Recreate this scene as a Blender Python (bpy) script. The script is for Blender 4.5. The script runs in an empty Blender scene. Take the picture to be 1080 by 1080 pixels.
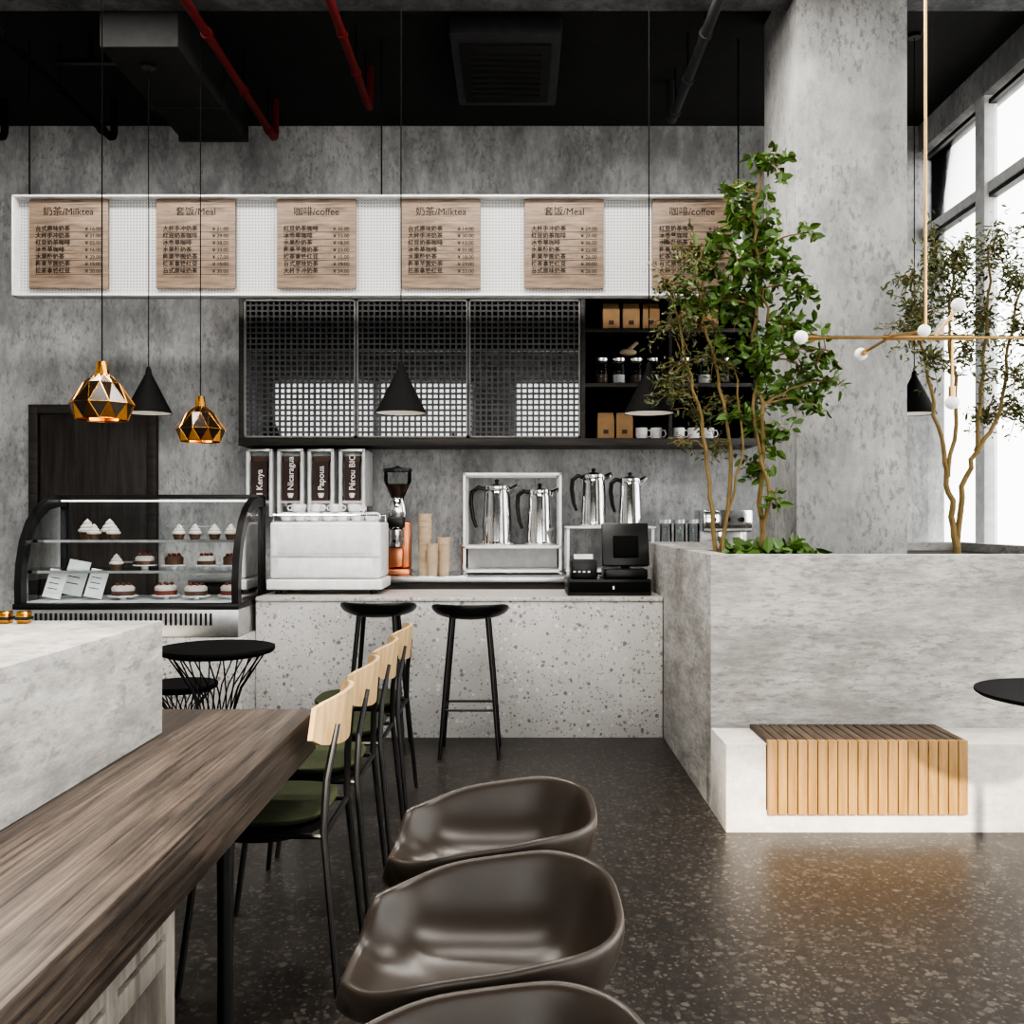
import bpy, bmesh, math, random
from mathutils import Vector, Matrix, noise
random.seed(7)
scene = bpy.context.scene
COL = scene.collection
pi = math.pi

# ---------------------------------------------------------------- materials
def newmat(name):
    m = bpy.data.materials.new(name); m.use_nodes = True
    nt = m.node_tree; b = nt.nodes['Principled BSDF']
    return m, nt, b
def N(nt, typ, **kw):
    n = nt.nodes.new(typ)
    for k, v in kw.items():
        if k in n.inputs.keys(): n.inputs[k].default_value = v
        else: setattr(n, k, v)
    return n
def ramp(nt, src, stops, interp='LINEAR'):
    r = nt.nodes.new('ShaderNodeValToRGB'); r.color_ramp.interpolation = interp
    e = r.color_ramp.elements
    while len(e) < len(stops): e.new(0.5)
    for i, (p, c) in enumerate(stops):
        e[i].position = p
        if not hasattr(c, '__len__'): c = (c, c, c)
        e[i].color = (*c, 1)
    nt.links.new(src, r.inputs[0]); return r.outputs[0]
def coords(nt, scale=(1,1,1), rot=(0,0,0)):
    tc = nt.nodes.new('ShaderNodeTexCoord'); mp = nt.nodes.new('ShaderNodeMapping')
    mp.inputs['Scale'].default_value = scale; mp.inputs['Rotation'].default_value = rot
    nt.links.new(tc.outputs['Object'], mp.inputs[0]); return mp.outputs[0]
def noisen(nt, vec, scale, detail=6, rough=.6, dist=0.0):
    n = N(nt, 'ShaderNodeTexNoise'); n.inputs['Scale'].default_value = scale
    n.inputs['Detail'].default_value = detail; n.inputs['Roughness'].default_value = rough
    n.inputs['Distortion'].default_value = dist
    nt.links.new(vec, n.inputs['Vector']); return n.outputs['Fac']
def mix(nt, fac, a, b, mode='MIX'):
    m = nt.nodes.new('ShaderNodeMix'); m.data_type = 'RGBA'; m.blend_type = mode
    def put(sock, v):
        if isinstance(v, (int, float)): sock.default_value = v
        elif isinstance(v, tuple): sock.default_value = (*v, 1)
        else: nt.links.new(v, sock)
    put(m.inputs[0], fac); put(m.inputs[6], a); put(m.inputs[7], b); return m.outputs[2]
def bump(nt, b, h, strength=.2, dist=.01):
    n = nt.nodes.new('ShaderNodeBump'); n.inputs['Strength'].default_value = strength
    n.inputs['Distance'].default_value = dist
    nt.links.new(h, n.inputs['Height']); nt.links.new(n.outputs[0], b.inputs['Normal'])
def simple(name, c, rough=.5, metal=0., spec=.5, emit=None, es=0, coat=0):
    m, nt, b = newmat(name)
    if not hasattr(c, '__len__'): c = (c, c, c)
    v = coords(nt)
    nz = noisen(nt, v, 14, 3)
    lo = tuple(x*.88 for x in c); hi = tuple(min(1, x*1.1) for x in c)
    nt.links.new(ramp(nt, nz, [(.3, lo), (.7, hi)]), b.inputs['Base Color'])
    b.inputs['Roughness'].default_value = rough; b.inputs['Metallic'].default_value = metal
    b.inputs['Specular IOR Level'].default_value = spec
    b.inputs['Coat Weight'].default_value = coat
    if emit: b.inputs['Emission Color'].default_value = (*emit, 1); b.inputs['Emission Strength'].default_value = es
    return m
def concrete(name, dark, mid, light, scale=1.2, stretch=(1,1,.6), pit=.5, streak=.35, pitaxis=(1,1,.5), rough=.75, pitc=.42, lo=.38, hi=.62, ps=20, spec=.3, fine=0):
    m, nt, b = newmat(name)
    v = coords(nt, stretch)
    n1 = noisen(nt, v, scale, 15, .72)
    c = ramp(nt, n1, [(lo, dark), (.5, mid), (hi, light)])
    ns = noisen(nt, coords(nt, tuple(x*x for x in stretch)), scale*3.2, 12, .78)
    c = mix(nt, ramp(nt, ns, [(.49, 0.), (.60, streak)]), c, tuple(x*.55 for x in mid))
    c = mix(nt, ramp(nt, ns, [(.40, streak), (.50, 0.)]), c, tuple(min(1,x*1.12) for x in light))
    np_ = noisen(nt, coords(nt, pitaxis), scale*ps, 5, .7)
    patch = noisen(nt, v, scale*2.1, 5, .65)
    pf = mix(nt, 1., ramp(nt, np_, [(.52, 0.), (.60, pit)]), ramp(nt, patch, [(.42, .0), (.54, 1.)]), 'MULTIPLY')
    c = mix(nt, pf, c, tuple(x*pitc for x in mid))
    if fine:
        nf = noisen(nt, coords(nt, tuple(x*y for x, y in zip(stretch, stretch))), scale*11, 8, .8)
        c = mix(nt, 1., c, ramp(nt, nf, [(.38, 1-fine), (.62, 1.+fine*.5)]), 'MULTIPLY')
    nt.links.new(c, b.inputs['Base Color']); b.inputs['Roughness'].default_value = rough
    b.inputs['Specular IOR Level'].default_value = spec
    bump(nt, b, np_, .2, .006); return m
def terrazzo(name, base, chips, s1, s2, rough, thr=.42, keep=.45, spec=.5):
    m, nt, b = newmat(name); v = coords(nt)
    nv = noisen(nt, v, 2.5, 4)
    c = ramp(nt, nv, [(.3, tuple(x*.85 for x in base)), (.7, tuple(x*1.12 for x in base))])
    warp = nt.nodes.new('ShaderNodeTexNoise'); warp.inputs['Scale'].default_value = s1*1.5
    nt.links.new(v, warp.inputs['Vector'])
    wv = nt.nodes.new('ShaderNodeVectorMath'); wv.operation = 'MULTIPLY_ADD'
    nt.links.new(warp.outputs['Color'], wv.inputs[0]); wv.inputs[1].default_value = (.6/s1,)*3
    nt.links.new(v, wv.inputs[2])
    for s in (s2, s1):
        vo = nt.nodes.new('ShaderNodeTexVoronoi'); vo.inputs['Scale'].default_value = s
        nt.links.new(wv.outputs[0], vo.inputs['Vector'])
        sep = nt.nodes.new('ShaderNodeSeparateColor'); nt.links.new(vo.outputs['Color'], sep.inputs[0])
        mu = nt.nodes.new('ShaderNodeMath'); mu.operation = 'MULTIPLY'; mu.inputs[1].default_value = thr
        nt.links.new(sep.outputs[0], mu.inputs[0])
        lt = nt.nodes.new('ShaderNodeMath'); lt.operation = 'LESS_THAN'
        nt.links.new(vo.outputs['Distance'], lt.inputs[0]); nt.links.new(mu.outputs[0], lt.inputs[1])
        k = nt.nodes.new('ShaderNodeMath'); k.operation = 'LESS_THAN'; k.inputs[1].default_value = keep
        nt.links.new(sep.outputs[1], k.inputs[0])
        a = nt.nodes.new('ShaderNodeMath'); a.operation = 'MULTIPLY'
        nt.links.new(lt.outputs[0], a.inputs[0]); nt.links.new(k.outputs[0], a.inputs[1])
        cc = ramp(nt, sep.outputs[2], [(i/len(chips), ch) for i, ch in enumerate(chips)], 'CONSTANT')
        c = mix(nt, a.outputs[0], c, cc)
    nt.links.new(c, b.inputs['Base Color']); b.inputs['Roughness'].default_value = rough
    b.inputs['Specular IOR Level'].default_value = spec
    return m
def wood(name, dark, light, axis='Y', scale=3., rough=.5, str_=14, lo=.62, spec=.5):
    m, nt, b = newmat(name)
    s = {'X': (1, str_, str_), 'Y': (str_, 1, str_), 'Z': (str_, str_, 1)}[axis]
    v = coords(nt, s)
    n1 = noisen(nt, v, scale, 10, .72, .5)
    s2 = {'X': (.6, 4, 4), 'Y': (4, .6, 4), 'Z': (4, 4, .6)}[axis]
    n2 = noisen(nt, coords(nt, s2), scale*.8, 6, .65, 1.2)
    c1 = ramp(nt, n1, [(.36, dark), (.64, light)])
    c2 = ramp(nt, n2, [(.38, lo), (.56, 1.)])
    c = mix(nt, 1., c1, c2, 'MULTIPLY')
    nt.links.new(c, b.inputs['Base Color']); b.inputs['Roughness'].default_value = rough
    b.inputs['Specular IOR Level'].default_value = spec
    bump(nt, b, n1, .15, .004); return m
def glass(name, tint=(.95,.98,.98), refl=.10):
    m = bpy.data.materials.new(name); m.use_nodes = True; nt = m.node_tree; nt.nodes.clear()
    o = nt.nodes.new('ShaderNodeOutputMaterial'); t = nt.nodes.new('ShaderNodeBsdfTransparent')
    g = nt.nodes.new('ShaderNodeBsdfGlossy'); g.inputs['Roughness'].default_value = .02
    t.inputs[0].default_value = (*tint, 1)
    lw = nt.nodes.new('ShaderNodeLayerWeight'); lw.inputs['Blend'].default_value = refl
    mx = nt.nodes.new('ShaderNodeMixShader')
    nt.links.new(lw.outputs['Fresnel'], mx.inputs[0]); nt.links.new(t.outputs[0], mx.inputs[1])
    nt.links.new(g.outputs[0], mx.inputs[2]); nt.links.new(mx.outputs[0], o.inputs[0]); return m

M = {}
M['wallc'] = concrete('wall_concrete', (.27,.273,.276), (.38,.383,.386), (.53,.533,.536), 1.3, (1,1,.65), .5, .40, rough=.8, fine=.16, ps=26)
M['colc'] = concrete('column_concrete', (.32,.32,.317), (.405,.405,.40), (.50,.50,.495), 1.3, (1,1,.7), .6, .32, fine=.12, ps=28)
M['planterc'] = concrete('planter_concrete', (.31,.298,.282), (.41,.397,.378), (.52,.507,.485), 1.5, (.7,.7,1.4), .6, .42, (.35,.35,1.2), pitc=.5, fine=.22, ps=30)
M['benchc'] = concrete('bench_concrete', (.58,.55,.51), (.68,.65,.61), (.78,.75,.71), 2.0, (.8,.8,1.2), .3, .25, pitc=.7, fine=.08)
M['beamc'] = concrete('beam_concrete', (.05,.052,.054), (.09,.092,.095), (.16,.16,.165), 3, (1,1,1), .3)
M['ceil'] = simple('ceiling_black_paint', .024, .85, spec=.25)
M['floor'] = terrazzo('floor_dark_terrazzo', (.021,.018,.0155), [(.043,.037,.032),(.066,.057,.049),(.032,.027,.023),(.088,.077,.066),(.052,.043,.036)], 40, 84, .37, .62, .66, .5)
M['counter'] = terrazzo('counter_light_terrazzo', (.52,.51,.495), [(.20,.195,.19),(.34,.30,.26),(.40,.395,.39),(.27,.265,.26),(.64,.63,.61)], 36, 70, .45, .52, .72)
M['ctop'] = simple('counter_top_stone', (.50,.46,.42), .3)
M['table'] = wood('walnut_table', (.022,.0165,.0135), (.150,.116,.093), 'Y', 1.9, .42, 55, .5, spec=.35)
M['tableside'] = wood('grey_wood_panel', (.17,.15,.13), (.30,.27,.235), 'Z', 3, .6)
M['menuw'] = wood('menu_wood', (.12,.085,.06), (.31,.225,.165), 'X', 4, .6, 16, .8)
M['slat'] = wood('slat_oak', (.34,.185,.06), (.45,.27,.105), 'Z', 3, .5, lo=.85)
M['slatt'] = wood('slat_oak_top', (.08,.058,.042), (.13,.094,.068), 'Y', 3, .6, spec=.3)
M['oak'] = wood('pale_oak', (.48,.31,.145), (.68,.48,.26), 'Z', 4, .5, lo=.8)
M['darkwood'] = wood('dark_cabinet_wood', (.022,.018,.016), (.060,.050,.043), 'X', 2, .5)
M['doorw'] = wood('door_wood', (.024,.020,.018), (.065,.054,.047), 'Z', 2, .5)
M['black'] = simple('black_metal', .006, .35)
M['blackm'] = simple('black_matte', .005, .7, spec=.12)
M['wire'] = simple('wire_black', .005, .8, spec=.1)
M['white'] = simple('white_enamel', .74, .3)
M['cream'] = simple('white_porcelain', .8, .25)
M['chrome'] = simple('polished_steel', .78, .10, 1.)
M['steel'] = simple('brushed_steel', .6, .35, 1.)
M['frame'] = simple('grille_frame_metal', .26, .5, .0)
M['alu'] = simple('window_aluminium', (.78,.79,.80), .4, .0)
M['brass'] = simple('brass', (.58,.38,.17), .28, 1.)
M['gold'] = simple('gold', (.72,.36,.08), .2, 1.)
M['bronze'] = simple('dark_bronze', (.02,.012,.006), .22, .3)
M['copper'] = simple('copper', (.66,.27,.14), .3, .85)
M['leather'] = simple('brown_leather', (.040,.030,.0225), .34, 0, .5)
M['green'] = simple('green_fabric', (.036,.042,.022), .9, spec=.2)
M['leafd'] = simple('leaf_green', (.075,.145,.025), .45)
M['leafs'] = simple('leaf_olive', (.085,.10,.032), .5)
M['bark'] = simple('bark', (.20,.145,.065), .85, spec=.2)
M['soil'] = simple('soil', (.03,.022,.015), 1)
M['red'] = simple('red_pipe', (.12,.012,.012), .6, spec=.2)
M['greyp'] = simple('grey_pipe', (.045,.045,.049), .6, .0, spec=.3)
M['kraft'] = simple('kraft_paper', (.34,.21,.105), .8)
M['cup'] = simple('paper_cup', (.48,.37,.26), .7)
M['label'] = simple('label_brown', (.04,.018,.014), .5)
M['labw'] = simple('label_white', .8, .5)
M['text'] = simple('menu_ink', (.010,.007,.005), .7)
M['bulb'] = simple('frosted_bulb', .85, .3, emit=(1,.95,.88), es=.2)
M['lampon'] = simple('lamp_glow', .9, .3, emit=(1,.86,.65), es=6)
M['striplt'] = simple('display_strip', .9, .3, emit=(1,.95,.9), es=1.5)
M['redc'] = simple('cake_red', (.20,.05,.035), .5)
M['choc'] = simple('cake_chocolate', (.10,.05,.03), .5)
M['icing'] = simple('cake_icing', (.60,.56,.52), .6)
M['glass'] = glass('clear_glass')
M['glassw'] = glass('window_glass', (.97,.98,.98), .08)
M['mirror'] = simple('dark_cabinet_glass', (.22,.225,.23), .04, 1.)
M['grille'] = simple('grille_metal', (.075,.075,.078), .5, .0)
M['jar'] = glass('jar_glass', (.8,.82,.82), .25)
M['ground'] = simple('outside_paving', .5, .9)
m, nt, b = newmat('perforated_panel'); v = coords(nt, (1,0,1))
vo = nt.nodes.new('ShaderNodeTexVoronoi'); vo.inputs['Scale'].default_value = 50; vo.inputs['Randomness'].default_value = 0
nt.links.new(v, vo.inputs['Vector'])
nt.links.new(ramp(nt, vo.outputs['Distance'], [(.22, .25), (.36, .50)]), b.inputs['Base Color'])
b.inputs['Roughness'].default_value = .5; M['perf'] = m

# ---------------------------------------------------------------- mesh builder
class B:
    def __init__(s, name): s.name = name; s.v = []; s.f = []; s.m = []; s.mats = []
    def mi(s, k):
        if k not in s.mats: s.mats.append(k)
        return s.mats.index(k)
    def add(s, vs, fs, k):
        o = len(s.v); s.v += [tuple(v) for v in vs]; i = s.mi(k)
        for f in fs: s.f.append([o+a for a in f]); s.m.append(i)
    def addbm(s, bm, k, mtx=None):
        if mtx: bm.transform(mtx)
        bm.verts.index_update()
        s.add([v.co[:] for v in bm.verts], [[v.index for v in f.verts] for f in bm.faces], k); bm.free()
    def box(s, x0, x1, y0, y1, z0, z1, k, bev=0, mtx=None, seg=2):
        bm = bmesh.new(); bmesh.ops.create_cube(bm, size=1)
        for v in bm.verts:
            v.co = ((x0+x1)/2+v.co.x*(x1-x0), (y0+y1)/2+v.co.y*(y1-y0), (z0+z1)/2+v.co.z*(z1-z0))
        if bev: bmesh.ops.bevel(bm, geom=bm.edges[:], offset=bev, segments=seg, profile=.5, affect='EDGES')
        s.addbm(bm, k, mtx)
    def lathe(s, prof, c, k, seg=24, mtx=None, cap=False):
        vs = []; fs = []; n = len(prof)
        for i in range(seg):
            a = 2*pi*i/seg
            for r, z in prof: vs.append(Vector((c[0]+r*math.cos(a), c[1]+r*math.sin(a), c[2]+z)))
        for i in range(seg):
            j = (i+1) % seg
            for q in range(n-1): fs.append([i*n+q, j*n+q, j*n+q+1, i*n+q+1])
        if cap:
            fs.append([i*n for i in range(seg)][::-1]); fs.append([i*n+n-1 for i in range(seg)])
        if mtx: vs = [mtx @ v for v in vs]
        s.add(vs, fs, k)
    def tube(s, pts, r, k, seg=8, cap=True):
        pts = [Vector(p) for p in pts]; n = len(pts)
        rs = r if hasattr(r, '__len__') else [r]*n
        T = []
        for i in range(n):
            a = pts[max(0, i-1)]; b_ = pts[min(n-1, i+1)]; T.append((b_-a).normalized())
        u = T[0].orthogonal().normalized(); vs = []; fs = []
        for i in range(n):
            u = (u - T[i]*u.dot(T[i])).normalized(); w = T[i].cross(u)
            for j in range(seg):
                a = 2*pi*j/seg; vs.append(pts[i]+(u*math.cos(a)+w*math.sin(a))*rs[i])
        for i in range(n-1):
            for j in range(seg):
                j2 = (j+1) % seg; fs.append([i*seg+j, i*seg+j2, (i+1)*seg+j2, (i+1)*seg+j])
        if cap: fs.append(list(range(seg))[::-1]); fs.append([(n-1)*seg+j for j in range(seg)])
        s.add(vs, fs, k)
    def ball(s, c, r, k, sc=(1,1,1), sub=2):
        bm = bmesh.new(); bmesh.ops.create_icosphere(bm, subdivisions=sub, radius=r)
        for v in bm.verts: v.co = Vector((v.co.x*sc[0]+c[0], v.co.y*sc[1]+c[1], v.co.z*sc[2]+c[2]))
        s.addbm(bm, k)
    def mesh(s, smooth=True, ang=35):
        me = bpy.data.meshes.new(s.name); me.from_pydata(s.v, [], s.f)
        for k in s.mats: me.materials.append(M[k])
        me.polygons.foreach_set('material_index', s.m)
        if smooth:
            me.polygons.foreach_set('use_smooth', [True]*len(me.polygons))
            me.set_sharp_from_angle(angle=math.radians(ang))
        me.update(); return me
    def done(s, loc=(0,0,0), rot=0, smooth=True, ang=35, sub=0):
        o = bpy.data.objects.new(s.name, s.mesh(smooth, ang)); COL.objects.link(o)
        o.location = loc; o.rotation_euler = (0,0,rot)
        if sub:
            md = o.modifiers.new('sub', 'SUBSURF'); md.levels = sub; md.render_levels = sub
        return o
def dup(o, loc, rot=None):
    n = bpy.data.objects.new(o.name.split('.')[0], o.data); COL.objects.link(n); n.location = loc
    n.rotation_euler = o.rotation_euler if rot is None else (0,0,rot)
    for md in o.modifiers:
        q = n.modifiers.new(md.name, md.type); q.levels = md.levels; q.render_levels = md.render_levels
    return n
def text(parent, body, loc, size, mat, rot=(pi/2,0,0), align='LEFT', spacing=1.0, name='lettering', bold=0):
    c = bpy.data.curves.new(name, 'FONT'); c.body = body; c.size = size; c.extrude = .0006
    c.align_x = align; c.space_line = spacing; c.offset = bold
    c.materials.append(M[mat]); o = bpy.data.objects.new(name, c); COL.objects.link(o)
    o.parent = parent; o.location = Vector(loc)-parent.location; o.rotation_euler = rot; return o

# ---------------------------------------------------------------- room shell
XL, XR, YB, YF, H = -4.6, 3.13, 7.4, -3.0, 4.40
b = B('floor'); b.box(XL-.2, XR+.2, YF-.2, YB+.2, -.1, 0, 'floor'); b.done()
b = B('ceiling'); b.box(XL-.2, XR+.2, YF-.2, YB+.2, H, H+.1, 'ceil'); b.done()
b = B('wall_back'); b.box(XL-.2, XR+.2, YB, YB+.2, 0, H, 'wallc'); b.done()
b = B('wall_left'); b.box(XL-.2, XL, YF, YB, 0, H, 'wallc'); b.done()
b = B('wall_right'); b.box(XR, XR+.2, YF, YB, 4.19, H, 'wallc'); b.box(XR, XR+.2, YF, YB, 0, .12, 'wallc'); b.done()
ys = [7.4, 6.38, 5.2, 4.0, 2.8, 1.6, .4, -.8, -2.0, -3.0]
for i in range(len(ys)-1):
    y1, y0 = ys[i], ys[i+1]; w = B('window_%d' % (i+1)); x0, x1 = XR+.02, XR+.14
    w.box(x0-.01, x1-.04, y0, y0+.13, .12, 4.19, 'alu', .004)
    w.box(x0+.02, x1-.04, y0+.13, y0+.14, .12, 4.19, 'black')
    for z in (.12, 3.50, 4.13): w.box(x0+.02, x1-.04, y0+.14, y1, z, z+.03, 'black')
    w.box(x0+.01, x1-.04, y0+.14, y1, 3.53, 3.60, 'alu'); w.box(x0+.01, x1-.04, y0+.14, y1, .15, .20, 'alu')
    w.box(x0+.05, x0+.056, y0+.14, y1, .19, 4.13, 'glassw'); w.done()
b = B('wall_front')  # unseen wall; pier and openings shaped to steer sun and cabinet reflections
b.box(XL, XR, YF-.2, YF, 3.85, H, 'wallc'); b.box(-.80, -.08, YF-.2, YF, 0, 3.85, 'wallc')
b.box(-4.45, -2.55, YF-.2, YF, 0, 2.6, 'wallc'); b.box(XL, -4.45, YF-.2, YF, 0, 3.85, 'wallc'); b.box(2.9, XR, YF-.2, YF, 0, 3.85, 'wallc'); b.done()
k = 10
for x0, x1, z0 in ((-4.45,-2.55,2.6), (-2.55,-.80,0), (-.08,1.4,0), (1.4,2.9,0)):
    w = B('window_%d' % k); k += 1
    w.box(x0, x0+.06, YF-.15, YF-.05, z0, 3.85, 'black'); w.box(x1-.06, x1, YF-.15, YF-.05, z0, 3.85, 'black')
    for z in sorted({z0, 2.6, 3.77}): w.box(x0+.06, x1-.06, YF-.15, YF-.05, z, z+.08, 'black')
    w.done()
g = B('exterior_ground'); g.box(-40, 40, -40, 40, -.3, -.2, 'ground'); g.done()
b = B('concrete_column'); b.box(1.529, 2.137, 5.2, 5.88, 0, H, 'colc', .004); b.done()
b = B('ceiling_beam'); b.box(XL, 1.529, 5.2, 5.38, 4.22, H, 'beamc'); b.box(2.137, XR, 5.2, 5.38, 4.22, H, 'beamc'); b.done()
b = B('door_1')
b.box(-3.79, -3.72, 7.34, 7.398, 0, 2.22, 'darkwood', .004); b.box(-2.87, -2.80, 7.34, 7.398, 0, 2.22, 'darkwood', .004)
b.box(-3.72, -2.87, 7.34, 7.398, 2.15, 2.22, 'darkwood', .004); b.box(-3.71, -2.88, 7.365, 7.398, .01, 2.145, 'doorw', .003)
b.tube([(-2.97,7.36,1.0),(-2.97,7.31,1.0),(-3.08,7.31,1.0)], .01, 'steel'); b.done()

# ---------------------------------------------------------------- ceiling services
def pipe(name, x, z, y0, y1, r, k):
    b = B(name)
    pts = [(x,y0,z)] + [(x,y1-.06,z),(x,y1-.02,z+.02),(x,y1,z+.06),(x,y1,H)]
    b.tube(pts, r, k, 12)
    for y in (y0+.7, (y0+y1)/2+.3, y1-.2):
        b.tube([(x,y-.02,z),(x,y+.02,z)], r*1.3, k, 12); b.tube([(x,y,z),(x,y,H)], .005, 'wire', 6)
    b.done()
pipe('red_sprinkler_pipe', -1.77, 4.10, 4.7, 6.93, .026, 'red')
pipe('red_sprinkler_pipe', -1.0, 4.10, 4.7, 6.43, .024, 'red')
pipe('conduit_pipe', 1.07, 4.10, 4.7, 6.63, .030, 'greyp')
pipe('conduit_pipe', -2.95, 4.10, 4.7, 6.93, .026, 'blackm')
pipe('conduit_pipe', -3.75, 4.10, 4.7, 6.93, .026, 'blackm')
b = B('ventilation_duct'); b.box(-2.38, -1.93, 5.39, 6.75, 4.02, H, 'ceil', .01)
for y in (6.2, 6.72): b.box(-2.40, -1.91, y-.015, y+.015, 4.01, H, 'ceil', .004)
b.done()
b = B('ceiling_air_conditioner'); b.box(-.42, .27, 5.75, 6.75, 4.27, H, 'greyp', .02)
b.box(-.36, .21, 5.85, 6.65, 4.25, 4.275, 'ceil', .008)
for i in range(8): b.box(-.30, .15, 5.95+i*.08, 5.975+i*.08, 4.24, 4.255, 'ceil')
b.done()
b = B('light_track'); b.box(-2.9, -2.42, 5.95, 5.99, 4.20, 4.23, 'black'); b.box(-2.7, -2.68, 5.96, 5.98, 4.23, H, 'black')
b.done()

# ---------------------------------------------------------------- counter and back bar
b = B('terrazzo_service_counter')
b.box(-1.60, .885, 5.79, 6.40, 0, .83, 'counter', .003)
b.box(-1.60, .885, 5.785, 6.42, .832, .858, 'counter', .003)
b.box(-1.60, .885, 5.80, 6.40, .8585, .860, 'ctop')
b.box(-2.98, -1.602, 5.50, 6.12, 0, .648, 'counter', .003)
b.done()
b = B('back_bar_counter')
b.box(-2.3, .98, 6.62, 7.39, 0, .89, 'darkwood'); b.box(.98, 1.72, 6.62, 7.39, 0, .89, 'darkwood'); b.box(-2.3, 1.74, 6.605, 7.395, .89, .93, 'steel', .004)
b.box(-.85, -.35, 6.62, 7.0, .925, .935, 'chrome', .003)
b.tube([(-.42,7.2,.93),(-.42,7.2,1.15),(-.42,7.15,1.19),(-.42,7.05,1.19),(-.42,7.02,1.14)], .012, 'chrome')
b.done()

# ---------------------------------------------------------------- wall cabinet
b = B('wall_cabinet')
cx0, cx1, cy0, cy1, cz0, cz1 = -2.06, 1.78, 7.0, 7.395, 1.875, 3.0
b.box(cx0, cx1, cy0-.01, cy1, cz0, cz0+.055, 'darkwood', .003)
b.box(cx0, cx1, cy0, cy1, cz1-.04, cz1, 'darkwood')
for x in (cx0, .465, cx1-.04): b.box(x, x+.035, cy0, cy1, cz0+.055, cz1-.04, 'darkwood', .002)
b.box(cx0+.03, cx1-.04, cy1-.02, cy1-.005, cz0+.05, cz1-.04, 'blackm')
for z in (2.31, 2.715): b.box(.50, cx1-.04, cy0+.01, cy1-.02, z, z+.03, 'darkwood', .002)
b.box(1.12, 1.145, cy0+.02, cy1-.02, cz0+.055, cz1-.04, 'darkwood')
dz0, dz1 = cz0+.06, cz1-.045; dw = (.465-(cx0+.035))/3
for i in range(3):
    x0 = cx0+.035+i*dw+.004; x1 = x0+dw-.008
    b.box(x0, x1, cy0+.022, cy0+.027, dz0, dz1, 'mirror')
    for (a0,a1,c0,c1) in ((x0,x0+.012,dz0,dz1),(x1-.012,x1,dz0,dz1),(x0,x1,dz0,dz0+.012),(x0,x1,dz1-.012,dz1)):
        b.box(a0, a1, cy0, cy0+.022, c0, c1, 'frame')
    n = 19
    for j in range(1, n):
        x = x0+(x1-x0)*j/n; b.box(x-.007, x+.007, cy0+.012, cy0+.017, dz0, dz1, 'grille')
    n = 25
    for j in range(1, n):
        z = dz0+(dz1-dz0)*j/n; b.box(x0, x1, cy0+.013, cy0+.018, z-.007, z+.007, 'grille')
b.done()
def bag(b, x, y, z, w, h):
    d = w*.6
    vs = [(x-w/2,y-d/2,z),(x+w/2,y-d/2,z),(x+w/2,y+d/2,z),(x-w/2,y+d/2,z),
          (x-w/2,y-d/2,z+h*.75),(x+w/2,y-d/2,z+h*.75),(x+w/2,y+d/2,z+h*.75),(x-w/2,y+d/2,z+h*.75),
          (x-w*.46,y-.008,z+h),(x+w*.46,y-.008,z+h),(x+w*.46,y+.008,z+h),(x-w*.46,y+.008,z+h)]
    fs = [[0,3,2,1],[0,1,5,4],[1,2,6,5],[2,3,7,6],[3,0,4,7],[4,5,9,8],[5,6,10,9],[6,7,11,10],[7,4,8,11],[8,9,10,11]]
    b.add(vs, fs, 'kraft'); b.box(x-w*.15, x+w*.15, y-d/2-.002, y-d/2+.001, z+h*.2, z+h*.35, 'label')
b = B('coffee_bean_bags')
for x in (.70,.85,1.0,1.28,1.44): bag(b, x, 7.13, 2.746, .125, .205)
for x in (.66,.80): bag(b, x, 7.13, 1.931, .125, .20)
b.done()
b = B('glass_storage_jars')
for i, x in enumerate((.63,.76,.89,1.02,1.25,1.4,1.55)):
    b.lathe([(.0,.002),(.05,.002),(.055,.02),(.055,.15),(.045,.17)], (x,7.12,2.342), 'jar', 20)
    b.lathe([(.0,.01),(.048,.01),(.048,.07),(0,.075)], (x,7.12,2.342), 'cream' if i%2 else 'choc', 20)
    b.lathe([(.05,.17),(.052,.175),(.052,.195),(.0,.20)], (x,7.12,2.342), 'chrome', 20)
b.ball((.83,7.12,2.585), .045, 'cup', (1.5,.8,.6)); b.tube([(.83,7.12,2.60),(.90,7.12,2.66)], .015, 'cup')
b.done()
def mug(b, x, y, z, r=.045, h=.085, k='cream', ha=0):
    b.lathe([(0,.002),(r*.8,.002),(r,.02),(r,h),(r*.9,h),(r*.85,.02),(0,.01)], (x,y,z), k, 18)
    ca, sa = math.cos(ha), math.sin(ha)
    b.tube([(x+ca*(r+dx), y+sa*(r+dx), z+dz) for dx, dz in ((-.003,h*.8),(.02,h*.78),(.028,h*.5),(.02,h*.25),(-.003,h*.2))], .005, k, 6)
b = B('shelf_mugs')
for x in (.93,1.04,1.21,1.32,1.43): mug(b, x, 7.12, 1.931, ha=0)
b.done()

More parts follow.
